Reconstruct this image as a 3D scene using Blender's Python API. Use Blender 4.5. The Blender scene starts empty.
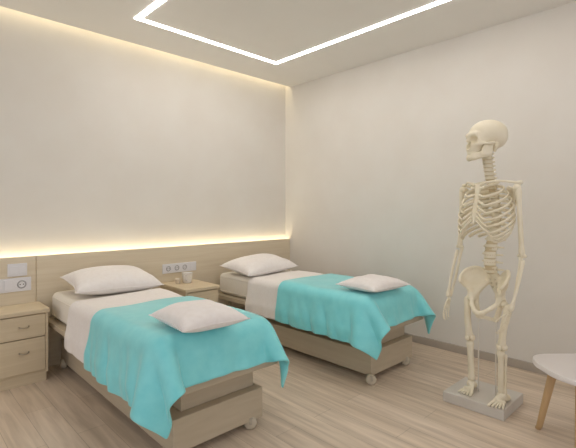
import bpy, bmesh, math, random
import numpy as np
from mathutils import Vector, Matrix

SC = bpy.context.scene
COL = SC.collection
PI = math.pi
rnd = random.Random(7)

# ------------------------------------------------------------------ helpers
def lin(c):
    return tuple(((v/255)/12.92 if v/255 <= .04045 else ((v/255+.055)/1.055)**2.4) for v in c) + (1.0,)

def base_mat(name, rgb, rough=.5, spec=.4, metal=0.0):
    m = bpy.data.materials.new(name); m.use_nodes = True
    b = m.node_tree.nodes['Principled BSDF']
    b.inputs['Base Color'].default_value = lin(rgb)
    b.inputs['Roughness'].default_value = rough
    b.inputs['Specular IOR Level'].default_value = spec
    b.inputs['Metallic'].default_value = metal
    return m

def noisy(name, rgb_a, rgb_b, scale=(8, 8, 8), rough=.6, spec=.3, bump=0.0, detail=4, nscale=1.0, dist=0.0, coord='Object', sheen=0.0):
    m = base_mat(name, rgb_a, rough, spec)
    nt = m.node_tree; N = nt.nodes; L = nt.links
    b = N['Principled BSDF']
    tc = N.new('ShaderNodeTexCoord'); mp = N.new('ShaderNodeMapping')
    mp.inputs['Scale'].default_value = scale
    nz = N.new('ShaderNodeTexNoise'); nz.inputs['Scale'].default_value = nscale
    nz.inputs['Detail'].default_value = detail; nz.inputs['Distortion'].default_value = dist
    cr = N.new('ShaderNodeValToRGB')
    cr.color_ramp.elements[0].position = .32; cr.color_ramp.elements[1].position = .68
    cr.color_ramp.elements[0].color = lin(rgb_a); cr.color_ramp.elements[1].color = lin(rgb_b)
    L.new(tc.outputs[coord], mp.inputs['Vector']); L.new(mp.outputs['Vector'], nz.inputs['Vector'])
    L.new(nz.outputs['Fac'], cr.inputs['Fac']); L.new(cr.outputs['Color'], b.inputs['Base Color'])
    if sheen: b.inputs['Sheen Weight'].default_value = sheen
    if bump:
        bp = N.new('ShaderNodeBump'); bp.inputs['Strength'].default_value = bump
        bp.inputs['Distance'].default_value = .01
        L.new(nz.outputs['Fac'], bp.inputs['Height']); L.new(bp.outputs['Normal'], b.inputs['Normal'])
    return m

def emit(name, rgb, strength):
    m = bpy.data.materials.new(name); m.use_nodes = True
    nt = m.node_tree; nt.nodes.clear()
    e = nt.nodes.new('ShaderNodeEmission'); o = nt.nodes.new('ShaderNodeOutputMaterial')
    e.inputs['Color'].default_value = lin(rgb); e.inputs['Strength'].default_value = strength
    nt.links.new(e.outputs[0], o.inputs['Surface'])
    return m

def link(name, me, mat=None, parent=None, smooth=False):
    o = bpy.data.objects.new(name, me); COL.objects.link(o)
    if mat is not None: me.materials.append(mat)
    if parent is not None: o.parent = parent
    if smooth:
        for p in me.polygons: p.use_smooth = True
    return o

def obj(name, bm, mat=None, parent=None, smooth=False):
    me = bpy.data.meshes.new(name)
    bmesh.ops.recalc_face_normals(bm, faces=bm.faces)
    bm.to_mesh(me); bm.free()
    return link(name, me, mat, parent, smooth)

def pyobj(name, verts, faces, mat=None, parent=None, smooth=True):
    me = bpy.data.meshes.new(name)
    me.from_pydata([tuple(map(float, v)) for v in verts], [], [tuple(map(int, f)) for f in faces])
    me.update()
    return link(name, me, mat, parent, smooth)

def thing(name, label, cat, loc=(0, 0, 0), rotz=0, group=None):
    o = bpy.data.objects.new(name, None); COL.objects.link(o)
    o.empty_display_size = .05
    o.location = loc; o.rotation_euler = (0, 0, rotz)
    tag(o, label, cat, group); return o

def tag(o, label, cat, group=None):
    o['label'] = label; o['category'] = cat
    if group: o['group'] = group
    return o

def struct(o):
    o['kind'] = 'structure'; return o

def add_box(bm, x0, x1, y0, y1, z0, z1, bev=0.0, seg=2):
    b = bmesh.new()
    bmesh.ops.create_cube(b, size=1)
    for v in b.verts:
        v.co = Vector((x0+(x1-x0)*(v.co.x+.5), y0+(y1-y0)*(v.co.y+.5), z0+(z1-z0)*(v.co.z+.5)))
    if bev:
        bmesh.ops.bevel(b, geom=b.edges[:], offset=bev, segments=seg, affect='EDGES', profile=.5)
    me = bpy.data.meshes.new('t'); b.to_mesh(me); b.free()
    bm.from_mesh(me); bpy.data.meshes.remove(me)
    return bm

def box(x0, x1, y0, y1, z0, z1, bev=0.0, seg=2):
    return add_box(bmesh.new(), x0, x1, y0, y1, z0, z1, bev, seg)

def add_tube(bm, pts, rad, n=8, flat=1.0, up=None, cap=True):
    """tube through pts with a radius per point; flat < 1 squashes the section along its second axis"""
    pts = [Vector(p) for p in pts]
    rings = []
    prev = None
    for i, p in enumerate(pts):
        t = (pts[min(i+1, len(pts)-1)] - pts[max(i-1, 0)])
        if t.length < 1e-9: t = Vector((0, 0, 1))
        t.normalize()
        if prev is None:
            a = Vector(up) if up else (Vector((0, 0, 1)) if abs(t.z) < .9 else Vector((1, 0, 0)))
        else: a = prev
        a = (a - t*a.dot(t))
        if a.length < 1e-6: a = t.orthogonal()
        a.normalize(); prev = a
        b = t.cross(a)
        r = rad[i] if hasattr(rad, '__len__') else rad
        rings.append([bm.verts.new(p + a*(r*math.cos(2*PI*k/n)) + b*(r*flat*math.sin(2*PI*k/n))) for k in range(n)])
    for A, B in zip(rings, rings[1:]):
        for k in range(n):
            bm.faces.new((A[k], A[(k+1) % n], B[(k+1) % n], B[k]))
    if cap:
        for rg, d in ((rings[0], -1), (rings[-1], 1)):
            i = 0 if d < 0 else -1
            r = rad[i] if hasattr(rad, '__len__') else rad
            q = pts[0] if d < 0 else pts[-1]
            t = (pts[0]-pts[1]) if d < 0 else (pts[-1]-pts[-2])
            t.normalize()
            c = bm.verts.new(q + t*r*.5)
            for k in range(n): bm.faces.new((rg[k], rg[(k+1) % n], c))
    return bm

def spline(pts, n):
    """Catmull-Rom samples through pts"""
    P = [np.array(p, float) for p in pts]
    P = [2*P[0]-P[1]] + P + [2*P[-1]-P[-2]]
    out = []
    m = len(P)-3
    for s in np.linspace(0, m-1e-6, n):
        i = int(s); t = s-i
        a, b, c, d = P[i:i+4]
        out.append(.5*((2*b)+(-a+c)*t+(2*a-5*b+4*c-d)*t*t+(-a+3*b-3*c+d)*t**3))
    return out

def add_lathe(bm, prof, c, n=24):
    """prof = [(r, z)...] turned round the vertical axis through c"""
    rings = []
    for r, z in prof:
        if r < 1e-6: rings.append([bm.verts.new((c[0], c[1], c[2]+z))])
        else: rings.append([bm.verts.new((c[0]+r*math.cos(2*PI*k/n), c[1]+r*math.sin(2*PI*k/n), c[2]+z)) for k in range(n)])
    for A, B in zip(rings, rings[1:]):
        for k in range(n):
            a0, a1 = A[k % len(A)], A[(k+1) % len(A)]
            b0, b1 = B[k % len(B)], B[(k+1) % len(B)]
            f = []
            for v in (a0, a1, b1, b0):
                if v not in f: f.append(v)
            if len(f) > 2: bm.faces.new(f)
    return bm

# --------- implicit surfaces (numpy surface nets): used for the bones with organic outlines
def s_ell(P, c, r):
    q = (P-np.array(c))/np.array(r); k = np.sqrt((q*q).sum(-1))
    return (k-1)*min(r)
def s_cap(P, a, b, ra, rb=None):
    a = np.array(a, float); b = np.array(b, float); rb = ra if rb is None else rb
    ab = b-a; t = np.clip(((P-a)@ab)/(ab@ab+1e-12), 0, 1)
    return np.sqrt(((P-(a+t[..., None]*ab))**2).sum(-1)) - (ra+(rb-ra)*t)
def smin(a, b, k):
    h = np.clip(.5+.5*(b-a)/k, 0, 1)
    return b*(1-h)+a*h-k*h*(1-h)
def ssub(a, b, k):           # a minus b
    return -smin(-a, b, k)

def nets(fn, lo, hi, h):
    ax = [np.arange(lo[i], hi[i]+h, h) for i in range(3)]
    G = np.stack(np.meshgrid(*ax, indexing='ij'), -1)
    V = fn(G)
    S = V < 0
    nx, ny, nz = [s-1 for s in V.shape]
    acc = np.zeros((nx, ny, nz, 3)); cnt = np.zeros((nx, ny, nz))
    corners = [(i, j, k) for i in (0, 1) for j in (0, 1) for k in (0, 1)]
    sl = lambda c: (slice(c[0], c[0]+nx), slice(c[1], c[1]+ny), slice(c[2], c[2]+nz))
    for a in corners:
        for d in range(3):
            if a[d]: continue
            b = list(a); b[d] = 1; b = tuple(b)
            va, vb = V[sl(a)], V[sl(b)]
            cr = (va < 0) != (vb < 0)
            t = np.where(cr, va/np.where(cr, va-vb, 1), 0)
            p = np.zeros((nx, ny, nz, 3))
            for e in range(3): p[..., e] = a[e]
            p[..., d] = t
            acc += p*cr[..., None]; cnt += cr
    act = cnt > 0
    idx = -np.ones((nx, ny, nz), int); idx[act] = np.arange(act.sum())
    ijk = np.argwhere(act)
    verts = np.array(lo) + h*(ijk + acc[act]/cnt[act][:, None])
    faces = []
    for d in range(3):
        u, w = (d+1) % 3, (d+2) % 3
        s0 = [slice(None)]*3; s1 = [slice(None)]*3
        s0[d] = slice(0, -1); s1[d] = slice(1, None)
        A = S[tuple(s0)]; B = S[tuple(s1)]
        for q in np.argwhere(A != B):
            if q[u] < 1 or q[w] < 1 or q[u] >= V.shape[u]-1 or q[w] >= V.shape[w]-1: continue
            c = []
            for du, dw in ((-1, -1), (0, -1), (0, 0), (-1, 0)):
                z = q.copy(); z[u] += du; z[w] += dw; c.append(idx[tuple(z)])
            if not A[tuple(q)]: c = c[::-1]
            faces.append(c)
    return verts, faces

def mat_to(verts, M):
    return [M @ Vector(v) for v in verts]

# ------------------------------------------------------------------ camera
cam = bpy.data.cameras.new('camera'); co = bpy.data.objects.new('camera', cam); COL.objects.link(co)
co.location = (0, 0, 1.25); co.rotation_euler = (PI/2, 0, math.radians(-43.8))
cam.sensor_fit = 'HORIZONTAL'; cam.sensor_width = 36
cam.lens = 420.6/576*36; cam.shift_y = -15/576; cam.clip_start = .02
SC.camera = co

# ------------------------------------------------------------------ materials
M = {}
M['wall'] = noisy('wall_paint', (228, 222, 213), (231, 226, 218), (3, 3, 3), .85, .2, .02)
M['ceiling'] = noisy('ceiling_paint', (238, 234, 228), (241, 237, 231), (2, 2, 2), .9, .15)
M['skirt'] = base_mat('skirting_paint', (184, 173, 160), .55, .3)
M['oak_h'] = noisy('oak_grain_across', (220, 205, 179), (227, 214, 190), (1.2, 14, 26), .5, .3, .03, 6, 1.6, .6)
M['oak_d'] = noisy('oak_grain_drawer', (211, 194, 164), (219, 203, 175), (1.5, 14, 30), .5, .3, .03, 6, 1.6, .6)
M['bedwood'] = noisy('bed_laminate', (192, 177, 153), (200, 186, 163), (3, 1.0, 22), .5, .3, .02, 5, 1.4, .3)
M['mattress'] = noisy('mattress_ticking', (240, 233, 220), (243, 237, 226), (90, 90, 90), .9, .1, .05, 2)
M['linen'] = noisy('white_linen', (240, 234, 229), (244, 239, 235), (60, 60, 60), .9, .1, .04, 3, sheen=.1)
M['pillow'] = noisy('pillow_cotton', (240, 234, 230), (244, 239, 236), (40, 40, 40), .9, .1, .05, 3, sheen=.1)
M['teal'] = noisy('turquoise_satin', (128, 221, 227), (141, 229, 233), (14, 14, 14), .36, .4, .04, 3, sheen=.2)
M['bone'] = noisy('bone_plastic', (234, 223, 196), (243, 234, 212), (9, 9, 9), .5, .35, .05, 4)
M['bone_dark'] = base_mat('disc_plastic', (212, 194, 158), .55, .3)
M['tooth'] = base_mat('tooth_plastic', (238, 230, 206), .4, .4)
M['plinth'] = noisy('plinth_laminate', (206, 199, 189), (212, 206, 197), (6, 6, 6), .45, .4)
M['rod'] = base_mat('rod_metal', (226, 220, 208), .35, .5)
M['plastic'] = base_mat('white_plastic', (232, 230, 232), .35, .5)
M['socket'] = base_mat('socket_recess', (170, 168, 168), .5, .4)
M['ceramic'] = base_mat('white_ceramic', (236, 232, 228), .25, .5)
M['pot'] = base_mat('cream_ceramic', (228, 216, 200), .35, .5)
M['metal'] = base_mat('brushed_handle', (176, 164, 146), .35, .5, .9)
M['wheel'] = base_mat('caster_tyre', (205, 194, 174), .5, .4)
M['fork'] = base_mat('caster_fork', (186, 176, 158), .4, .5)
M['shell'] = base_mat('chair_shell', (232, 226, 222), .45, .4)
M['beech'] = noisy('beech_leg', (190, 156, 112), (206, 172, 128), (30, 30, 3), .45, .35, .02, 5)
M['dark'] = base_mat('shadow_gap', (70, 60, 48), .8, .1)

def floor_mat():
    m = base_mat('floor_planks', (160, 138, 112), .42, .35)
    nt = m.node_tree; N = nt.nodes; L = nt.links; b = N['Principled BSDF']
    tc = N.new('ShaderNodeTexCoord'); mp = N.new('ShaderNodeMapping')
    mp.inputs['Rotation'].default_value = (0, 0, PI/2)
    br = N.new('ShaderNodeTexBrick')
    br.offset = .37; br.inputs['Scale'].default_value = 1
    br.inputs['Brick Width'].default_value = 1.25; br.inputs['Row Height'].default_value = .155
    br.inputs['Mortar Size'].default_value = .0012; br.inputs['Mortar Smooth'].default_value = .3
    br.inputs['Color1'].default_value = lin((222, 204, 183)); br.inputs['Color2'].default_value = lin((230, 213, 194))
    br.inputs['Mortar'].default_value = lin((176, 160, 140))
    L.new(tc.outputs['Object'], mp.inputs['Vector']); L.new(mp.outputs['Vector'], br.inputs['Vector'])
    m2 = N.new('ShaderNodeMapping'); m2.inputs['Scale'].default_value = (16, 1.1, 1)
    L.new(tc.outputs['Object'], m2.inputs['Vector'])
    nz = N.new('ShaderNodeTexNoise'); nz.inputs['Scale'].default_value = 1.6; nz.inputs['Detail'].default_value = 6
    nz.inputs['Distortion'].default_value = .5
    L.new(m2.outputs['Vector'], nz.inputs['Vector'])
    cr = N.new('ShaderNodeValToRGB')
    cr.color_ramp.elements[0].position = .3; cr.color_ramp.elements[1].position = .7
    cr.color_ramp.elements[0].color = (.73, .705, .675, 1); cr.color_ramp.elements[1].color = (1.05, 1.05, 1.05, 1)
    L.new(nz.outputs['Fac'], cr.inputs['Fac'])
    mx = N.new('ShaderNodeMix'); mx.data_type = 'RGBA'; mx.blend_type = 'MULTIPLY'
    mx.inputs['Factor'].default_value = 1
    L.new(br.outputs['Color'], mx.inputs['A']); L.new(cr.outputs['Color'], mx.inputs['B'])
    L.new(mx.outputs['Result'], b.inputs['Base Color'])
    return m
M['floor'] = floor_mat()

# ------------------------------------------------------------------ room shell
XR = 3.60; YH = 3.717; YW = 3.80; ZC = 2.75
XL, YF = -1.6, -1.9
struct(obj('floor', box(XL, XR, YF, YW, -.06, 0), M['floor']))
struct(obj('wall_right', box(XR, XR+.12, YF, YW, 0, 2.95), M['wall']))
struct(obj('wall_headboard', box(XL, XR+.12, YW, YW+.12, 0, 2.95), M['wall']))
struct(obj('ceiling', box(XL, XR, YF, YH, ZC, ZC+.05), M['ceiling']))
bm = box(XL, XR, YH-.30, YW, 2.90, 2.95)
struct(obj('ceiling_cove', bm, M['ceiling']))
struct(obj('baseboard_right', box(XR-.014, XR, YF, YH, 0, .066, .003, 1), M['skirt']))

# LED strips: the rectangle in the ceiling and the two hidden coves
E_CEIL = emit('led_diffuser', (255, 250, 245), 19.0)
E_COVE = emit('led_cove_warm', (255, 240, 203), 8.0)
E_HEAD = emit('led_headboard_warm', (255, 241, 205), 9.0)
lx0, lx1, ly0, ly1, w = 1.415, 2.925, .75, 3.225, .042
t = thing('ceiling_light', 'thin white glowing LED rectangle set into the ceiling', 'ceiling light', (0, 0, ZC))
for (a, b_, c, d) in ((lx0, lx1, ly1-w, ly1), (lx0, lx1, ly0, ly0+w), (lx0, lx0+w, ly0+w, ly1-w), (lx1-w, lx1, ly0+w, ly1-w)):
    obj('light_strip', box(a, b_, c, d, -.004, .002), E_CEIL, t)
tag(obj('cove_light', box(XL+.1, XR-.02, YH+.022, YH+.062, 2.882, 2.90), E_COVE), 'warm hidden light strip in the slot along the ceiling edge', 'light strip')

# headboard: long wood panelling with a vertical joint, LED strip behind its top edge
hb = thing('wooden_headboard', 'long low oak headboard panelling running behind both beds', 'headboard', (1.0, YH, 0))
for (a, b_) in ((XL+.02, .846), (.854, XR)):
    obj('panel', box(a-1.0, b_-1.0, 0, .022, .0, .885, .0015, 1), M['oak_h'], hb)
tag(obj('headboard_light', box(XL+.1, XR-.02, YH+.030, YH+.062, .822, .836), E_HEAD), 'warm hidden light strip glowing up the wall behind the headboard', 'light strip')
obj('joint_strip', box(.844-1.0, .856-1.0, .008, .0215, 0, .884), M['oak_h'], hb)
obj('batten', box(XL+.02-1.0, XR-1.0, .022, .062, .79, .822), M['oak_h'], hb)

# ------------------------------------------------------------------ wall sockets
def rounded_disc(bm, c, r, y, d, n=20):
    """short cylinder with its axis along Y, front face at y-d"""
    A = [bm.verts.new((c[0]+r*math.cos(2*PI*k/n), y, c[1]+r*math.sin(2*PI*k/n))) for k in range(n)]
    B = [bm.verts.new((c[0]+r*math.cos(2*PI*k/n), y-d, c[1]+r*math.sin(2*PI*k/n))) for k in range(n)]
    for k in range(n): bm.faces.new((A[k], A[(k+1) % n], B[(k+1) % n], B[k]))
    bm.faces.new(B); bm.faces.new(A)
    return bm
def plate(x0, x1, z0, z1, label, units):
    t = thing('wall_socket', label, 'socket', ((x0+x1)/2, YH, (z0+z1)/2))
    cx, cz = (x0+x1)/2, (z0+z1)/2
    obj('plate', box(x0-cx, x1-cx, -.012, 0, z0-cz, z1-cz, .004, 2), M['plastic'], t)
    for (kind, ux, uz, s) in units:
        if kind == 'outlet':
            bmr = bmesh.new(); n = 24; r0, r1 = s, s*.78
            add = lambda r, y: [bmr.verts.new((ux-cx+r*math.cos(2*PI*k/n), y, uz-cz+r*math.sin(2*PI*k/n))) for k in range(n)]
            R0, R1, R2 = add(r0, -.0118), add(r1, -.016), add(r1*.86, -.0118)
            for P, Q in ((R0, R1), (R1, R2)):
                for k in range(n): bmr.faces.new((P[k], P[(k+1) % n], Q[(k+1) % n], Q[k]))
            bmr.faces.new(R2)
            o = obj('outlet', bmr, M['socket'], t)
            bmh = bmesh.new()
            for dx in (-.35, .35): rounded_disc(bmh, (ux-cx+dx*s, uz-cz), s*.13, -.0117, .001, 10)
            obj('contact_hole', bmh, M['dark'], o)
        else:
            obj('switch_rocker', box(ux-s-cx, ux+s-cx, -.016, -.011, uz-cz-s*1.3, uz-cz+s*1.3, .003, 2), M['plastic'], t)
    return t
plate(.660, .788, .742, .838, 'small white double switch plate on headboard above left nightstand', [('switch', .694, .79, .022), ('switch', .754, .79, .022)])
plate(.520, .815, .626, .730, 'wide white socket plate just above the left nightstand top', [('switch', .60, .678, .03), ('switch', .67, .678, .03), ('outlet', .752, .678, .032)])
plate(1.905, 2.27, .632, .722, 'long white four gang socket strip above nightstand between the beds', [('outlet', 1.965, .677, .025), ('outlet', 2.055, .677, .025), ('outlet', 2.14, .677, .025), ('switch', 2.222, .677, .022)])

# ------------------------------------------------------------------ nightstands
def nightstand(x0, x1, y0, label, H=.55):
    y1 = YH-.004
    cx, cy = (x0+x1)/2, (y0+y1)/2
    t = thing('nightstand', label, 'nightstand', (cx, cy, 0), 0, 'oak nightstands beside the beds')
    X0, X1, Y0, Y1 = x0-cx, x1-cx, y0-cy, y1-cy
    obj('plinth', box(X0+.008, X1-.008, Y0+.018, Y1, 0, .068), M['oak_d'], t)
    bmc = bmesh.new()
    add_box(bmc, X0, X0+.018, Y0+.004, Y1, .068, H-.03); add_box(bmc, X1-.018, X1, Y0+.004, Y1, .068, H-.03)
    add_box(bmc, X0+.018, X1-.018, Y0+.02, Y1, .068, .086); add_box(bmc, X0+.018, X1-.018, Y1-.012, Y1, .086, H-.03)
    obj('carcass', bmc, M['oak_d'], t)
    obj('top', box(X0-.008, X1+.008, Y0-.012, Y1, H-.03, H, .005, 2), M['oak_d'], t)
    for z0, z1 in ((.088, H-.202), (H-.196, H-.036)):
        d = obj('drawer', box(X0+.020, X1-.020, Y0, Y1-.02, z0, z1, .003, 1), M['oak_d'], t)
        zc = z0+(z1-z0)*(.60 if z1 < .4 else .5)
        hm = bmesh.new()
        add_tube(hm, spline([(-.005, Y0+.001, zc+.006), (-.001, Y0-.014, zc+.003), (.024, Y0-.018, zc), (.049, Y0-.014, zc+.003), (.053, Y0+.001, zc+.006)], 16), .0045, 8)
        obj('handle', hm, M['metal'], d, True)
    return t
nightstand(.505, .862, 3.425, 'oak two drawer nightstand at left edge beneath two white plates', .53)
nightstand(1.885, 2.225, 3.245, 'oak nightstand between the two beds with white cup on top')

# cup and little pot on the nightstand between the beds
t = thing('cup', 'white ceramic cup on the nightstand between the beds', 'cup', (2.075, 3.545, .55))
bm = bmesh.new()
add_lathe(bm, [(0, .0), (.034, .0), (.040, .006), (.046, .05), (.050, .094), (.0515, .097), (.048, .097), (.044, .05), (.037, .012), (0, .010)], (0, 0, 0), 28)
obj('body', bm, M['ceramic'], t, True)
bm = bmesh.new()
add_tube(bm, spline([(-.030, -.034, .078), (-.055, -.048, .078), (-.062, -.054, .052), (-.050, -.046, .026), (-.028, -.032, .026)], 14), .006, 8)
obj('handle', bm, M['ceramic'], t, True)
bm = bmesh.new()
add_lathe(bm, [(0, 0), (.018, 0), (.022, .004), (.022, .036), (.024, .038), (.024, .046), (.018, .050), (0, .051)], (0, 0, 0), 20)
tag(obj('jar', bm, M['pot'], None, True), 'tiny pale jar standing left of the white cup', 'jar').location = (1.985, 3.565, .55)

# ------------------------------------------------------------------ beds
BX0, BX1, BY0, BY1 = .93, 1.62, 1.83, 3.68          # mattress of the first bed
def bed(dx, dy, label):
    t = thing('hospital_bed', label, 'bed', (1.275+dx, 2.75+dy, 0), 0, 'pale wooden beds on casters')
    ox, oy = 1.275, 2.75
    B = lambda a, b, c, d, e, f, bev=.004, s=2: box(a-ox, b-ox, c-oy, d-oy, e, f, bev, s)
    bmb = bmesh.new()
    obj('storage_base', B(1.012, 1.582, 1.862, 3.66, .048, .22, .003, 1), M['bedwood'], t)
    obj('upper_box', B(1.085, 1.555, 1.915, 3.02, .2205, .3545, .003, 1), M['bedwood'], t)
    for px in (1.02, 1.49):
        obj('support_post', B(px, px+.04, 3.61, 3.65, .2205, .3545, .002, 1), M['bedwood'], t)
    obj('platform', B(.905, 1.645, 1.80, 3.69, .355, .393, .004, 2), M['bedwood'], t)
    obj('mattress', B(BX0+.014, BX1, BY0, BY1, .394, .60, .045, 5), M['mattress'], t, True)
    # piping seams of the mattress follow its border
    for z in (.43, .565):
        q = bmesh.new()
        XM = BX0+.014
        ring = [(XM+.045, BY0), (BX1-.045, BY0), (BX1, BY0+.045), (BX1, BY1-.045), (BX1-.045, BY1), (XM+.045, BY1), (XM, BY1-.045), (XM, BY0+.045)]
        pts = [(x-ox, y-oy, z) for x, y in ring]+[(ring[0][0]-ox, ring[0][1]-oy, z)]
        add_tube(q, pts, .0035, 6)
        obj('piping', q, M['mattress'], [c for c in t.children if c.name.startswith('mattress')][0], True)
    for (wx, wy, a) in ((.990, 1.848, -.75), (1.505, 1.880, -.62), (1.02, 3.60, 1.1), (1.49, 3.60, .2)):
        # caster: a fat wheel on a fork
        c = bmesh.new(); n = 24; r = .037; hw = .022
        prof = [(r*.25, -hw), (r*.86, -hw), (r, -hw*.6), (r, hw*.6), (r*.86, hw), (r*.25, hw)]
        rings = [[c.verts.new((u*math.cos(2*PI*k/n), v, u*math.sin(2*PI*k/n))) for k in range(n)] for u, v in prof]
        for A, Bq in zip(rings, rings[1:]):
            for k in range(n): c.faces.new((A[k], A[(k+1) % n], Bq[(k+1) % n], Bq[k]))
        c.faces.new(rings[0]); c.faces.new(rings[-1])
        R = Matrix.Translation((wx-ox, wy-oy, r)) @ Matrix.Rotation(a, 4, 'Z')
        bmesh.ops.transform(c, matrix=R, verts=c.verts)
        wo = obj('caster', c, M['wheel'], t, True)
        k = bmesh.new()
        for s in (-1, 1): add_box(k, -.008, .008, s*.025-.002, s*.025+.002, -.004, .030)
        add_tube(k, [(0, -.0285, 0), (0, .0285, 0)], .005, 8)
        add_box(k, -.012, .012, -.027, .027, .0275, .032)
        bmesh.ops.transform(k, matrix=R, verts=k.verts)
        obj('fork', k, M['fork'], wo)
    bmb.free()
    return t
D2 = (1.51, -.095)
bed(0, 0, 'pale wooden bed on casters nearest the camera, beside left nightstand')
bed(*D2, 'pale wooden bed on casters standing along the right wall near the skeleton')

# ---- drape: a small position-based cloth laid over the mattress
def rbox(P, c, hsz, r):
    q = np.abs(P-c)-hsz+r
    s = np.sign(P-c); s[s == 0] = 1
    qp = np.maximum(q, 0); ln = np.sqrt((qp**2).sum(-1))
    ins = q.max(-1)
    d = np.where(ln > 0, ln, np.minimum(ins, 0))-r
    g = np.where((ln > 1e-9)[:, None], qp/np.maximum(ln, 1e-9)[:, None], np.eye(3)[q.argmax(-1)])*s
    return d, g
def drape(dx, dy, seed, side, foot, yhead, steps=260, slack=.020):
    rs = np.random.RandomState(seed)
    s = .0225
    xs = np.arange(BX0-side, BX1+side-.03+s*.5, s); ys = np.arange(BY0-foot, yhead+s*.5, s)
    nx, ny = len(xs), len(ys)
    X, Y = np.meshgrid(xs, ys)
    P = np.stack([X, Y, np.full_like(X, .611)], -1)
    pin2 = (X > BX0+.035) & (X < BX1-.035) & (Y > BY0+.04)
    # low smooth noise so that folds start in their own places
    for _ in range(14):
        kx, ky = rs.uniform(-14, 14, 2); ph = rs.uniform(0, 6.28)
        P[..., 2] += np.where(pin2, .0, .0022)*np.sin(kx*X+ky*Y+ph)
    O = P.copy()
    bc = [(np.array([(BX0+BX1)/2, (BY0+BY1)/2, .50]), np.array([(BX1-BX0)/2, (BY1-BY0)/2, .10]), .045),
          (np.array([(.905+1.645)/2, (1.80+3.69)/2, .370]), np.array([.37, .945, .024]), .012)]
    cons = []
    def add(di, dj, stiff, blocks):
        L0 = s*math.hypot(di*(1+slack), dj)
        for st in blocks:
            cons.append((di, dj, L0, stiff, st))
    add(0, 1, 1.0, (('x', 0, 2), ('x', 1, 2))); add(1, 0, 1.0, (('y', 0, 2), ('y', 1, 2)))
    add(1, 1, .5, (('y', 0, 2), ('y', 1, 2))); add(1, -1, .5, (('y', 0, 2), ('y', 1, 2)))
    add(0, 3, .06, (('x', 0, 6), ('x', 1, 6), ('x', 2, 6), ('x', 3, 6), ('x', 4, 6), ('x', 5, 6)))
    add(3, 0, .12, (('y', 0, 6), ('y', 1, 6), ('y', 2, 6), ('y', 3, 6), ('y', 4, 6), ('y', 5, 6)))
    pairs = []
    I = np.arange(nx*ny).reshape(ny, nx)
    Pf = P.reshape(-1, 3)
    pin = (Pf[:, 0] > BX0+.035) & (Pf[:, 0] < BX1-.035) & (Pf[:, 1] > BY0+.04)
    wt = np.where(pin, 0.0, 1.0)
    for di, dj, L0, stf, (axn, o, m) in cons:
        A = I[0:ny-di, max(0, -dj):nx-max(0, dj)]; Bx = I[di:ny, max(0, dj):nx-max(0, -dj)]
        if axn == 'x': A, Bx = A[:, o::m], Bx[:, o::m]
        else: A, Bx = A[o::m, :], Bx[o::m, :]
        A = A.ravel(); Bx = Bx.ravel(); sw = wt[A]+wt[Bx]; k = sw > 0
        A, Bx, sw = A[k], Bx[k], sw[k]
        L = L0
        pairs.append((A, Bx, L, stf*wt[A]/sw, stf*wt[Bx]/sw))
    P = P.reshape(-1, 3); O = O.reshape(-1, 3)
    for st in range(steps):
        V = (P-O)*(.975 if st < steps*.7 else .90)*wt[:, None]
        O = P.copy(); P = P+V; P[:, 2] -= .0014*wt
        for it in range(18):
            for A, Bx, L0, ca, cb in pairs:
                d = P[Bx]-P[A]; l = np.sqrt((d*d).sum(-1))
                c = ((l-L0)/np.maximum(l, 1e-9))[:, None]*d
                P[A] += c*ca[:, None]; P[Bx] -= c*cb[:, None]
            if it % 3 == 2:
                for c, hs, r in bc:
                    dd, g = rbox(P, c, hs, r)
                    hit = (dd < .010) & (wt > 0)
                    P[hit] += g[hit]*(.010-dd[hit])[:, None]
                    O[hit] += (P[hit]-O[hit])*.3          # friction
    P = P.reshape(ny, nx, 3)
    # take the finest pleats out, then lay broad slanting folds into the hanging sides
    fr = (~pin).reshape(ny, nx)[..., None]
    for _ in range(5):
        Q = P.copy()
        Q[1:-1] += .30*(P[:-2]+P[2:]-2*P[1:-1])
        P = np.where(fr, Q, P)
    hang = np.clip((.585-P[..., 2])/.20, 0, 1)**1.3
    dropz = .6-P[..., 2]
    for sgn, m in ((-1, P[..., 0] < BX0+.02), (1, P[..., 0] > BX1-.02)):
        f = np.zeros_like(hang)
        for lam, amp in ((.21, 1.0), (.135, .75), (.088, .4)):
            f += amp*np.sin(2*PI*(P[..., 1]+dropz*rs.uniform(.15, .6))/lam+rs.uniform(0, 6.28))
        near = np.clip((2.9-P[..., 1])/.5, .25, 1)*np.clip((P[..., 1]-BY0)/.10, .0, 1)
        P[..., 0] += np.where(m, sgn*hang*near*(.0095*f+.014), 0)
    m = P[..., 1] < BY0+.01
    f = np.sin(2*PI*(P[..., 0]+dropz*.3)/.19+rs.uniform(0, 6.28))+.6*np.sin(2*PI*(P[..., 0]-dropz*.4)/.12+rs.uniform(0, 6.28))
    inn = np.clip((P[..., 0]-BX0)/.12, 0, 1)*np.clip((BX1-P[..., 0])/.12, 0, 1)
    P[..., 1] -= np.where(m, hang*inn*(.006*f+.009), 0)
    # soft wrinkles on the flat top
    X, Y = P[..., 0].copy(), P[..., 1].copy()
    for _ in range(10):
        kx, ky = rs.uniform(-16, 16, 2); ph = rs.uniform(0, 6.28)
        P[..., 2] += .0011*np.sin(kx*X+ky*Y+ph)
    P[..., 0] += dx; P[..., 1] += dy
    return P, ys
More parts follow.
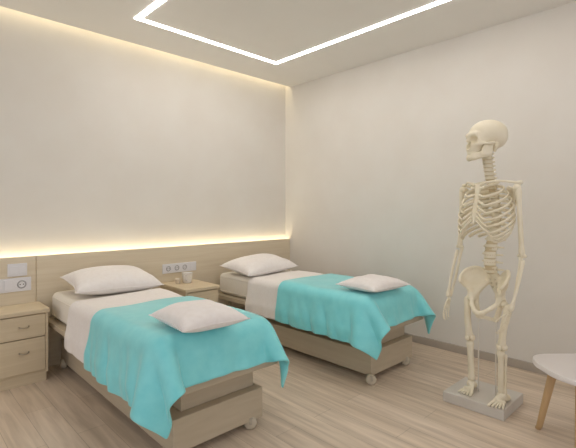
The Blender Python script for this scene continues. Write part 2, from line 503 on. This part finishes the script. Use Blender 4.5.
def sheet_obj(name, P, mat, thick, off, label, cat, group):
    ny, nx = P.shape[:2]
    # outward normals from the grid
    du = np.gradient(P, axis=1); dv = np.gradient(P, axis=0)
    n = np.cross(du, dv); n /= np.maximum(np.linalg.norm(n, axis=-1, keepdims=True), 1e-9)
    Q = P + n*off
    faces = [(j*nx+i, j*nx+i+1, (j+1)*nx+i+1, (j+1)*nx+i) for j in range(ny-1) for i in range(nx-1)]
    o = pyobj(name, Q.reshape(-1, 3), faces, mat)
    so = o.modifiers.new('thickness', 'SOLIDIFY'); so.thickness = thick; so.offset = 0
    so.use_rim = True
    ss = o.modifiers.new('smooth', 'SUBSURF'); ss.levels = 1; ss.render_levels = 2
    return tag(o, label, cat, group)
def bedding(dx, dy, seed, yedge, yhead, side, foot, labs):
    P, ys = drape(dx, dy, seed, side, foot, yhead)
    k = int(np.searchsorted(ys, yedge))
    sheet_obj('turned_down_sheet', P[k-3:], M['linen'], .010, 0, labs[0], 'sheet', 'white turned down sheets')
    sheet_obj('turquoise_blanket', P[:k+1], M['teal'], .016, .0155, labs[1], 'blanket', 'turquoise blankets')
bedding(0, 0, 3, 2.655, 3.14, .300, .195, ('white sheet turned down across the bed nearest the camera', 'turquoise satin blanket draped over the bed nearest the camera'))
bedding(*D2, 11, 2.72, 3.16, .290, .195, ('white sheet turned down across the bed by the right wall', 'turquoise satin blanket draped over the bed by the right wall'))

# ---- pillows
def pillow(name, sx, sy, th, loc, rot, label, group, seed, mat):
    rs = np.random.RandomState(seed)
    n = 44
    u = np.linspace(-1, 1, n)
    U, V = np.meshgrid(u, u, indexing='ij')
    pin = 1+.055*(np.abs(U*V)**1.5)
    ex = .055
    x = sx/2*U*(1-ex*(1-V**2)*(U**2))*pin
    y = sy/2*V*(1-ex*(1-U**2)*(V**2))*pin
    prof = np.clip((1-np.abs(U)**2.6), 0, 1)**.48*np.clip((1-np.abs(V)**2.6), 0, 1)**.48
    wr = np.zeros_like(U)
    for _ in range(12):
        kx, ky = rs.uniform(-9, 9, 2); wr += np.sin(kx*U+ky*V+rs.uniform(0, 6.28))
    wr *= .0016*(1-prof*.5)
    edge = (1-np.abs(U)**8)*(1-np.abs(V)**8)
    # small pleats running in from the seam
    pl = .003*np.sin(22*U+1.3)*np.exp(-((1-np.abs(V))/.16)**2)+.003*np.sin(19*V+.4)*np.exp(-((1-np.abs(U))/.16)**2)
    zt = th*.60*prof + (wr+pl)*edge
    zb = -th*.40*prof + (wr*.3)*edge
    verts = []; faces = []
    top = {}; bot = {}
    for i in range(n):
        for j in range(n):
            top[i, j] = len(verts); verts.append((x[i, j], y[i, j], zt[i, j]))
    for i in range(n):
        for j in range(n):
            if i in (0, n-1) or j in (0, n-1): bot[i, j] = top[i, j]
            else: bot[i, j] = len(verts); verts.append((x[i, j], y[i, j], zb[i, j]))
    for i in range(n-1):
        for j in range(n-1):
            faces.append((top[i, j], top[i+1, j], top[i+1, j+1], top[i, j+1]))
            faces.append((bot[i, j+1], bot[i+1, j+1], bot[i+1, j], bot[i, j]))
    o = pyobj(name, verts, faces, mat)
    ss = o.modifiers.new('smooth', 'SUBSURF'); ss.levels = 1; ss.render_levels = 1
    # seam piping
    e = n-1
    ringi = [(i, 0) for i in range(n)]+[(e, j) for j in range(1, n)]+[(i, e) for i in range(e-1, -1, -1)]+[(0, j) for j in range(e-1, -1, -1)]
    b = bmesh.new(); add_tube(b, [verts[top[q]] for q in ringi], .0032, 6)
    obj('seam', b, mat, o, True)
    o.location = loc; o.rotation_euler = rot
    return tag(o, label, 'pillow', group)
R = math.radians
pillow('pillow', .615, .44, .180, (1.30, 3.36, .682), (R(7), R(1.5), R(-3)), 'large white head pillow on the bed nearest the camera', 'white head pillows', 1, M['pillow'])
pillow('pillow', .63, .42, .168, (1.225+D2[0], 3.36+D2[1], .677), (R(7), R(-2.5), R(2)), 'large white head pillow on the bed by the right wall', 'white head pillows', 2, M['pillow'])
pillow('cushion', .355, .385, .125, (1.197, 1.93, .681), (R(0), R(0), R(-4)), 'small white cushion on turquoise blanket of the nearer bed', 'small foot cushions', 5, M['pillow'])
pillow('cushion', .41, .35, .105, (2.70, 1.875, .674), (R(0), R(0), R(-4)), 'small white cushion on turquoise blanket of the bed by the right wall', 'small foot cushions', 8, M['pillow'])

# ------------------------------------------------------------------ chair at the right edge
def chair(loc, rotz):
    t = thing('chair', 'white shell chair with splayed wooden legs cut by right frame edge', 'chair', loc, rotz)
    # local: front = -Y; shell seat rising into a backrest at +Y
    nu, nv = 40, 34
    def srf(u, v):
        # v 0..1 seat front->back, 1..1.9 up the back; u -1..1
        if v <= 1:
            y = -.232+.457*v; hw = .240*(1-.20*max(0, v-.5)**2/.25); z = .414-.014*math.sin(PI*v)
            hw *= (1-max(0, 1-v/.42)**2.3)**(1/2.3); x = hw*u; z += .006*abs(u)**3*min(1, v*2)
        else:
            q = (v-1)/.9
            y = .225+.075*math.sin(q*1.2); z = .414+.36*q**.95+.0
            hw = .192*(1-.34*q**2.5)+.0; x = hw*u; y -= .055*abs(u)**2
            z += .012*abs(u)**3*(1-q)
        # round the front corners
        return (x, y, z)
    vv = [.004, .012, .025, .045]+list(np.linspace(.075, .94, 22))+list(np.linspace(1.02, 1.9, 16))
    uu = np.linspace(-1, 1, 25)
    verts = [srf(u, v) for v in vv for u in uu]
    # rounded seat front: pull the corner columns back
    verts2 = []
    for j, v in enumerate(vv):
        for i, u in enumerate(uu):
            x, y, z = verts[j*25+i]
            verts2.append((x, y, z))
    faces = [(j*25+i, j*25+i+1, (j+1)*25+i+1, (j+1)*25+i) for j in range(len(vv)-1) for i in range(24)]
    o = pyobj('shell', verts2, faces, M['shell'], t)
    so = o.modifiers.new('thickness', 'SOLIDIFY'); so.thickness = .026; so.offset = -1
    sb = o.modifiers.new('smooth', 'SUBSURF'); sb.levels = 1; sb.render_levels = 2
    for sx in (-1, 1):
        for sy in (-1, 1):
            b = bmesh.new()
            add_tube(b, [(sx*.165, sy*.160, .0), (sx*.160, sy*.155, .02), (sx*.105, sy*.105, .373)], [.0150, .0160, .0235], 16, cap=True)
            for v in b.verts: v.co.z = max(v.co.z, 0)
            obj('leg', b, M['beech'], t, True)
    b = bmesh.new()
    add_tube(b, [(-.105, -.105, .364), (.105, .105, .364)], .011, 8); add_tube(b, [(-.105, .105, .364), (.105, -.105, .364)], .011, 8)
    obj('frame', b, M['fork'], t, True)
    return t
ch = chair((2.685, .513, 0), 0)
# front looks along the picture's left
ch.rotation_euler = (0, 0, R(-43.8-90))

# ------------------------------------------------------------------ anatomical skeleton
SK = thing('anatomical_skeleton', 'full size anatomical skeleton model standing on low grey plinth by right wall', 'skeleton model', (2.75, 1.05, 0), R(-103.4))
bone = M['bone']
def long_bone(bm, a, b, r, ends=1.7, n=10, bow=(0, 0, 0), seg=14, e2=None):
    a = np.array(a, float); b = np.array(b, float); bw = np.array(bow, float); e2 = ends if e2 is None else e2
    pts, rad = [], []
    for i in range(seg+1):
        q = i/seg
        pts.append(a+(b-a)*q+bw*math.sin(PI*q))
        k = 1+(ends-1)*math.exp(-(q/.11)**2)+(e2-1)*math.exp(-((1-q)/.11)**2)
        if i in (0, seg): k *= .75
        rad.append(r*k)
    add_tube(bm, pts, rad, n)
    return bm
def ball(bm, c, r, sc=(1, 1, 1), sub=2):
    ret = bmesh.ops.create_icosphere(bm, subdivisions=sub, radius=r)
    for v in ret['verts']: v.co = Vector((v.co.x*sc[0]+c[0], v.co.y*sc[1]+c[1], v.co.z*sc[2]+c[2]))
    return bm
bobj = lambda name, bm, par=None, m=None: obj(name, bm, m or bone, par or SK, True)

# plinth and rods
obj_p = box(-.125, .215, -.170, .205, 0, .065, .003, 1)
Rz = Matrix.Rotation(R(103.4), 4, 'Z')
Mi = Matrix.Rotation(-R(-103.4), 4, 'Z') @ Matrix.Translation((2.75-2.75, 1.075-1.05, 0))
bmesh.ops.transform(obj_p, matrix=Mi, verts=obj_p.verts)
pl = obj('plinth', obj_p, M['plinth'], SK); pl['label'] = 'low grey rectangular plinth'
for rx in (-.073, .048):
    b = bmesh.new(); add_tube(b, [(rx, .02, .06), (rx, .02, .62)], .0042, 8)
    bobj('support_rod', b, None, M['rod'])

# skull
def skull_f(P):
    Q = P.copy(); Q[..., 0] = np.abs(Q[..., 0])
    d = s_ell(Q, (0, .028, .090), (.085, .122, .087))
    d = smin(d, s_ell(Q, (0, .075, .05), (.062, .058, .055)), .03)
    d = smin(d, s_ell(Q, (0, -.052, .035), (.056, .055, .062)), .03)
    d = smin(d, s_cap(Q, (0, -.098, .088), (.044, -.083, .088), .013), .014)
    d = smin(d, s_cap(Q, (.044, -.086, .086), (.056, -.072, .045), .009), .010)
    d = smin(d, s_cap(Q, (.026, -.093, .022), (.056, -.071, .024), .016), .014)
    d = smin(d, s_cap(Q, (.057, -.070, .025), (.079, -.030, .024), .0115), .008)
    d = smin(d, s_cap(Q, (.079, -.030, .024), (.080, .006, .022), .0095), .008)
    d = smin(d, s_ell(Q, (0, -.080, -.004), (.040, .040, .034)), .02)
    d = smin(d, s_cap(Q, (0, -.100, .074), (0, -.117, .048), .009), .012)
    d = smin(d, s_cap(Q, (.066, .034, .008), (.060, .024, -.022), .016, .010), .012)
    d = ssub(d, s_ell(Q, (.032, -.103, .056), (.0245, .042, .0215)), .006)
    d = ssub(d, s_ell(Q, (.005, -.118, .022), (.013, .030, .023)), .004)
    d = ssub(d, s_ell(Q, (.084, -.042, .048), (.015, .026, .020)), .012)
    d = ssub(d, s_ell(Q, (.066, -.040, -.002), (.016, .022, .018)), .010)
    d = ssub(d, s_ell(Q, (.086, .022, .016), (.020, .0095, .0095)), .003)
    return d
def mand_f(P):
    Q = P.copy(); Q[..., 0] = np.abs(Q[..., 0])
    d = s_cap(Q, (.066, .002, .012), (.058, -.010, -.040), .011, .015)
    d = smin(d, smin(s_cap(Q, (.065, -.030, .010), (.057, -.036, -.036), .010, .015), s_cap(Q, (.062, -.046, .004), (.054, -.054, -.036), .009, .014), .02), .020)
    d = smin(d, s_cap(Q, (.064, -.014, -.004), (.058, -.022, -.038), .010, .014), .014)
    d = smin(d, s_cap(Q, (.057, -.016, -.044), (.024, -.096, -.056), .0145, .015), .014)
    d = smin(d, s_cap(Q, (.024, -.096, -.055), (0, -.110, -.054), .0165), .014)
    d = smin(d, s_cap(Q, (.050, -.042, -.032), (.020, -.098, -.036), .011), .012)
    return d
HM = Matrix.Translation((.004, -.024, 1.632)) @ Matrix.Rotation(R(-22), 4, 'Z') @ Matrix.Rotation(R(4), 4, 'X')
v, f = nets(skull_f, (-.105, -.150, -.055), (.105, .155, .195), .0042)
skull = pyobj('skull', mat_to(v, HM), f, bone, SK)
v, f = nets(mand_f, (-.09, -.145, -.085), (.09, .03, .03), .0042)
mand = pyobj('mandible', mat_to(v, HM), f, bone, skull)
def teeth(zc, rad, par):
    b = bmesh.new()
    for k in range(-6, 7):
        a = (k)*.205
        x = rad*.032*math.sin(a)*1.0; y = -.076-.036*rad*math.cos(a)
        add_box(b, x-.0042, x+.0042, y-.0042, y+.0042, zc-.0075, zc+.0075, .0018, 1)
    bmesh.ops.transform(b, matrix=HM, verts=b.verts)
    obj('teeth', b, M['tooth'], par)
teeth(-.026, 1.04, skull); teeth(-.0345, 1.01, mand)

# spine
SP = [(0, -.006, 1.607), (0, .010, 1.52), (0, .034, 1.43), (0, .080, 1.33), (0, .098, 1.22), (0, .075, 1.10), (0, .036, .98), (0, .032, .90), (0, .055, .838)]
spine = spline(SP, 241)
zz = np.array([p[2] for p in spine]); yy = np.array([p[1] for p in spine])
def sy(z): return float(np.interp(-z, -zz, yy))
levels = list(np.linspace(1.597, 1.447, 7))+list(np.linspace(1.420, 1.090, 12))+list(np.linspace(1.054, .866, 5))
for i, z in enumerate(levels):
    cerv, tho = i < 7, 7 <= i < 19
    r = .029 if cerv else (.0255+.0007*(i-7) if tho else .037)
    h = .0098 if cerv else (.0125 if tho else .0195)
    b = bmesh.new(); y = sy(z)
    add_lathe(b, [(0, -h), (r*.95, -h), (r*1.03, -h*.8), (r*.88, 0), (r*1.03, h*.8), (r*.95, h), (0, h)], (0, y, z), 16)
    sl = -.010 if cerv else (-.026 if tho else -.006)
    add_tube(b, [(0, y+r*.6, z), (0, y+r+.010, z+sl*.4), (0, y+r+(.022 if cerv else .03), z+sl)], [.008, .006, .0055], 8)
    tw = .036 if cerv else (.040 if tho else .070)
    for s in (-1, 1):
        add_tube(b, [(s*r*.5, y+r*.55, z), (s*tw, y+r*.75+(.008 if tho else 0), z+(.004 if tho else 0))], [.0075, .0055], 8)
    bobj('vertebra', b)
b = bmesh.new()
add_tube(b, [(0, p[1], p[2]) for p in spine[6:238:4]], [.024 if p[2] > 1.05 else .033 for p in spine[6:238:4]], 14)
bobj('spinal_disc_column', b, None, M['bone_dark'])

# ribs, cartilage, sternum
W = [.074, .112, .136, .152, .162, .167, .168, .166, .158, .145, .122, .095]
Dp = [.070, .088, .101, .110, .117, .121, .123, .122, .118, .110, .098, .085]
drop = [.034, .066, .088, .104, .116, .126, .134, .136, .130, .120, .10, .07]
ends = [155, 155, 155, 154, 153, 151, 148, 140, 130, 118, 90, 66]
ster_z = [1.382, 1.337, 1.299, 1.263, 1.232, 1.205, 1.182]
def ster_y(z): return -.082-(1.40-z)*.22
for i in range(12):
    zv = levels[7+i]+.004
    yb = sy(zv)
    for s in (-1, 1):
        pts = []
        yc = yb-.002-Dp[i]+.012
        for k in range(22):
            a = R(10+(ends[i]-10)*k/21)
            x = W[i]*(math.sin(a)**.82 if a < PI/2 else math.sin(a)**.9)
            # the rib leaves the spine backwards, then wraps forwards and down
            y = yc+Dp[i]*math.cos(a)+.010*math.sin(min(a*2.2, PI))
            z = zv-drop[i]*(1-math.cos(a))/2*1.12
            pts.append((s*x, y, z))
        pts = [(s*.018, yb+.012, zv)]+pts
        b = bmesh.new()
        add_tube(b, spline(pts, 40), [.0074]*2+[.0102]*36+[.0092]*2, 10, .60, up=(0, 0, 1))
        bobj('rib', b)
        e = np.array(pts[-1])
        if i < 7:
            zt = ster_z[i]; yt = ster_y(zt)
            tg = np.array((s*.016, yt, zt))
            mid = (e*.5+tg*.5)+np.array((s*.012, -.010, -.012 if i > 3 else -.004))
            b = bmesh.new(); add_tube(b, spline([e, mid, tg], 12), .0080, 8)
            bobj('rib_cartilage', b)
        elif i < 10:
            zt = 1.192-(i-7)*.006; yt = ster_y(1.20)
            tg = np.array((s*(.026+.020*(i-7)), yt+.004*(i-6), zt-.017*(i-6)))
            mid = (e*.5+tg*.5)+np.array((s*.008, -.010, -.010))
            b = bmesh.new(); add_tube(b, spline([e, mid, tg], 12), .0070, 8)
            bobj('rib_cartilage', b)
b = bmesh.new()
pts = [(0, ster_y(z)-.002, z) for z in (1.405, 1.392, 1.370, 1.350, 1.325, 1.285, 1.235, 1.200, 1.182, 1.150)]
add_tube(b, pts, [.019, .025, .022, .015, .014, .016, .018, .015, .009, .004], 12, .36, up=(1, 0, 0))
bobj('sternum', b)

# shoulder girdle
for s in (-1, 1):
    sh = (s*.186, .018, 1.372)
    b = bmesh.new()
    add_tube(b, spline([(s*.018, -.088, 1.402), (s*.065, -.082, 1.414), (s*.115, -.035, 1.420), (s*.155, .010, 1.414), (s*.182, .024, 1.408)], 20), [.0095]*3+[.0075]*14+[.009]*3, 10)
    bobj('clavicle', b)
    A, B_, C_ = np.array((s*.062, .118, 1.385)), np.array((s*.088, .128, 1.225)), np.array((s*.158, .040, 1.365))
    def scap(P, s=s, A=A, B_=B_, C_=C_):
        d = None
        for q in np.linspace(0, 1, 13):
            e = A+(B_-A)*q+np.array((0, .012, 0))*math.sin(PI*q)
            m = (e+C_)/2+np.array((s*.012, .018, 0))
            for a, b2 in ((e, m), (m, C_)):
                k = s_cap(P, a, b2, .0052); d = k if d is None else smin(d, k, .005)
        d = smin(d, s_cap(P, A, B_, .0068), .006)
        d = smin(d, s_cap(P, B_, C_, .0070), .006)
        sp0 = np.array((s*.070, .135, 1.360))
        d = smin(d, s_cap(P, sp0, (s*.150, .085, 1.395), .0075), .006)
        d = smin(d, s_cap(P, (s*.150, .085, 1.395), (s*.196, .040, 1.410), .0095, .011), .006)
        d = smin(d, s_cap(P, (s*.196, .040, 1.410), (s*.186, .018, 1.408), .0105), .006)
        d = smin(d, s_cap(P, C_, (s*.148, -.008, 1.385), .0085, .007), .006)
        return smin(d, s_ell(P, (s*.163, .032, 1.366), (.010, .016, .020)), .006)
    lo = (min(s*.04, s*.225), -.04, 1.20); hi = (max(s*.04, s*.225), .165, 1.44)
    v, f = nets(scap, lo, hi, .0048)
    pyobj('scapula', v, f, bone, SK)

# arms: joints for (right, left) in the model's own frame
ARM = {-1: dict(el=(-.222, .030, .985), wr=(-.216, -.082, .662), hd=(-.10, -.30, -1.0)),
       1: dict(el=(.212, .024, .962), wr=(.196, -.066, .650), hd=(-.22, -.26, -1.0))}
for s in (-1, 1):
    sh = np.array((s*.190, .016, 1.372)); el = np.array(ARM[s]['el']); wr = np.array(ARM[s]['wr'])
    b = bmesh.new()
    long_bone(b, sh+np.array((s*.004, 0, .006)), el+np.array((0, 0, .004)), .0140, 1.5, 12, e2=1.45)
    ball(b, sh+np.array((-s*.004, 0, .006)), .0235)
    for k in (-1, 1): ball(b, el+np.array((k*.017, 0, .010)), .0115)
    bobj('humerus', b)
    lat = np.array((s*1.0, -.25, 0)); lat = lat/np.linalg.norm(lat)
    b = bmesh.new(); long_bone(b, el+lat*-.011+np.array((0, .008, .016)), wr+np.array((s*.002, .013, .004)), .0084, 1.8, 10, bow=(0, .004, 0), e2=1.25)
    bobj('ulna', b)
    b = bmesh.new(); long_bone(b, el+lat*.012+np.array((0, -.006, -.016)), wr+np.array((s*.004, -.012, .004)), .0082, 1.65, 10, bow=(s*.008, 0, 0), e2=2.1)
    bobj('radius', b)
    # hand
    dn = np.array(ARM[s]['hd']); dn = dn/np.linalg.norm(dn)
    fr = np.array((0, -1.0, 0)); fr = fr-dn*fr.dot(dn); fr /= np.linalg.norm(fr)      # thumb side
    pm = np.array((-s*1.0, 0, 0)); pm = pm-dn*pm.dot(dn)-fr*pm.dot(fr); pm /= np.linalg.norm(pm)   # palm towards the thigh
    at = lambda a, c, e: wr+dn*a+fr*c+pm*e
    b = bmesh.new()
    for a, c in ((.010, .012), (.011, .002), (.010, -.009), (.021, .015), (.022, .005), (.022, -.004), (.021, -.013)):
        ball(b, at(a, c, 0), .0072, sub=1)
    FG = [(.019, .068, (.030, .020, .016), .022), (.006, .070, (.033, .022, .017), .008), (-.006, .066, (.030, .020, .016), -.007), (-.017, .060, (.024, .016, .014), -.021)]
    for c0, ml, ph, c1 in FG:
        long_bone(b, at(.028, c0*.85, 0), at(.028+ml*.72, c1*1.12, .000), .0036, 1.6, 8, seg=8)
    hand = bobj('hand', b)
    for c0, ml, ph, c1 in FG:
        b = bmesh.new(); p = at(.031+ml*.72, c1*1.15, .001); ang = .12
        for q, l in enumerate(ph):
            dr = dn*math.cos(ang)+pm*math.sin(ang)+fr*(c1*2.2)
            dr /= np.linalg.norm(dr); e = p+dr*l
            long_bone(b, p, e, .0033-.0004*q, 1.55, 8, seg=7); p = e+dr*.002; ang += .22
        bobj('finger', b, hand)
    b = bmesh.new(); p = at(.016, .020, .004); dr = dn*.72+fr*.62+pm*.30; dr /= np.linalg.norm(dr)
    for l, r_ in ((.036, .0038), (.026, .0036), (.019, .0032)):
        e = p+dr*l; long_bone(b, p, e, r_, 1.55, 8, seg=7); p = e+dr*.002; dr = dr+dn*.22-fr*.14; dr /= np.linalg.norm(dr)
    bobj('thumb', b, hand)

# pelvis: two hip bones and the sacrum in one implicit surface
def pelvis_f(P):
    Q = P.copy(); Q[..., 0] = np.abs(Q[..., 0])
    crest = spline([(.034, .078, .800), (.062, .080, .842), (.108, .050, .866), (.146, .000, .850), (.156, -.045, .812), (.142, -.072, .776)], 22)
    inner = spline([(.040, .066, .770), (.058, .052, .765), (.080, .030, .750), (.095, .010, .735), (.104, -.012, .728), (.108, -.030, .726)], 22)
    d = None
    ac = np.array((.100, -.008, .682))
    for c, i in zip(crest, inner):
        m = (c+i)/2+np.array((.006, .006, -.004))
        for a, b2 in ((c, m), (m, i)):
            k = s_cap(Q, a, b2, .0062); d = k if d is None else smin(d, k, .008)
        d = smin(d, s_cap(Q, i, i*.25+ac*.75, .0085, .014), .010)
    for a, b2 in zip(crest, crest[1:]): d = smin(d, s_cap(Q, a, b2, .0088), .006)
    d = smin(d, s_ell(Q, ac, (.030, .030, .032)), .014)
    d = smin(d, s_cap(Q, ac, (.066, -.058, .640), .015, .0125), .012)
    d = smin(d, s_cap(Q, (.066, -.058, .640), (.026, -.080, .606), .0125, .0135), .010)
    d = smin(d, smin(s_cap(Q, (.026, -.080, .606), (.004, -.084, .600), .0135, .0145), s_cap(Q, (.004, -.084, .600), (.008, -.074, .580), .013), .01), .010)
    d = smin(d, s_cap(Q, (.008, -.074, .582), (.058, -.010, .562), .011), .010)
    d = smin(d, s_cap(Q, (.088, .016, .660), (.064, .002, .566), .0155, .0165), .012)
    d = smin(d, s_cap(Q, (.085, .030, .740), (.090, .016, .670), .017), .014)
    d = ssub(d, s_ell(Q, (.128, -.012, .674), (.024, .022, .022)), .006)
    # sacrum and coccyx
    for a, b2, r0, r1 in (((0, .062, .838), (0, .092, .780), .026, .024), ((0, .092, .780), (0, .108, .720), .022, .014), ((0, .108, .720), (0, .092, .672), .012, .006)):
        d = smin(d, s_cap(Q, a, b2, r0, r1), .012)
    d = smin(d, s_cap(Q, (.018, .070, .825), (.034, .078, .790), .018, .014), .012)
    d = smin(d, s_cap(Q, (.034, .078, .790), (.012, .102, .720), .014, .009), .012)
    for zf in (.800, .772, .745):
        d = ssub(d, s_ell(Q, (.017, .066+(.82-zf)*.25, zf), (.005, .022, .005)), .003)
    return d
v, f = nets(pelvis_f, (-.180, -.110, .540), (.180, .130, .885), .0052)
pyobj('pelvis', v, f, bone, SK)

# legs
LEG = {-1: dict(h=(-.104, -.010, .674), k=(-.112, -.016, .400), a=(-.114, .006, .128)),
       1: dict(h=(.110, -.010, .674), k=(.108, -.014, .395), a=(.098, .006, .122))}
for s in (-1, 1):
    h, k, a = [np.array(LEG[s][q]) for q in 'hka']
    tro = h+np.array((s*.034, .010, -.020))
    b = bmesh.new()
    ball(b, h+np.array((s*.012, 0, 0)), .0215)
    add_tube(b, [h+np.array((s*.012, 0, 0)), tro], [.0125, .0150], 10)
    long_bone(b, tro+np.array((0, 0, .014)), k+np.array((0, 0, .012)), .0208, 1.22, 14, bow=(0, -.012, 0), e2=1.3)
    for q in (-1, 1): ball(b, k+np.array((q*.016, .004, .014)), .0185, (1, 1.15, 1.2))
    bobj('femur', b)
    b = bmesh.new(); ball(b, k+np.array((0, -.026, .012)), .016, (1, .55, 1.1)); bobj('patella', b)
    b = bmesh.new()
    long_bone(b, k+np.array((-s*.004, 0, -.012)), a+np.array((-s*.004, 0, .002)), .0182, 1.55, 14, e2=1.3)
    bobj('tibia', b)
    b = bmesh.new(); long_bone(b, k+np.array((s*.022, .010, -.028)), a+np.array((s*.018, .006, -.010)), .0066, 1.6, 8, e2=1.8)
    bobj('fibula', b)
    # foot: tarsus as one implicit bone cluster, five toe rays
    zf = .066
    def foot_f(P, s=s, a=a):
        d = s_ell(P, (a[0], a[1], .106), (.023, .027, .022))
        d = smin(d, s_cap(P, (a[0]+s*.006, a[1]+.034, zf+.021), (a[0]+s*.002, a[1]-.004, zf+.026), .0235, .019), .008)
        for q, (ox, oy) in enumerate(((-.016, -.040), (-.004, -.044), (.008, -.043), (.018, -.036))):
            d = smin(d, s_ell(P, (a[0]+s*ox, a[1]+oy, zf+.025-.003*q), (.0105, .014, .0125)), .004)
        d = smin(d, s_ell(P, (a[0]-s*.010, a[1]-.024, zf+.032), (.014, .013, .014)), .006)
        return d
    v, f = nets(foot_f, (a[0]-.05, a[1]-.075, .058), (a[0]+.05, a[1]+.065, .135), .0042)
    v[:, 2] = np.maximum(v[:, 2], .0655)
    FM = Matrix.Translation(Vector(a)) @ Matrix.Rotation(R(14), 4, 'Z') @ Matrix.Diagonal((1.28, 1.04, 1, 1)) @ Matrix.Translation(-Vector(a))
    v = np.array([tuple(q) for q in mat_to(v, FM)])
    ft = pyobj('foot', v, f, bone, SK)
    for q, (ox, fx, ml, pl_, r) in enumerate(((-.017, -.026, .032, (.020, .015), .0082), (-.006, -.011, .034, (.014, .009, .007), .0060), (.003, .002, .032, (.013, .008, .007), .0058), (.011, .014, .030, (.012, .008, .006), .0056), (.019, .027, .027, (.011, .007, .006), .0058))):
        b = bmesh.new()
        p0 = np.array((a[0]+s*ox, a[1]-.046, zf+.024-.003*q)); p1 = np.array((a[0]+s*fx, a[1]-.050-ml, zf+.0095))
        long_bone(b, p0, p1, r, 1.45, 8, seg=8)
        p = p1
        for l in pl_:
            e = p+np.array((s*fx*.06, -l, -.0012)); e[2] = max(e[2], zf+.0065)
            long_bone(b, p, e, r*.85, 1.4, 8, seg=6); p = e
        for vv_ in b.verts: vv_.co.z = max(vv_.co.z, .0655)
        bmesh.ops.transform(b, matrix=FM, verts=b.verts)
        bobj('toe', b, ft)

# ------------------------------------------------------------------ light and colour
wd = bpy.data.worlds.new('world'); SC.world = wd; wd.use_nodes = True
bg = wd.node_tree.nodes['Background']
bg.inputs['Color'].default_value = lin((248, 247, 250)); bg.inputs['Strength'].default_value = .8
vs = SC.view_settings
SC.display_settings.display_device = 'sRGB'
vs.view_transform = 'Standard'; vs.look = 'None'; vs.gamma = 1; vs.use_curve_mapping = False
vs.exposure = 0.06
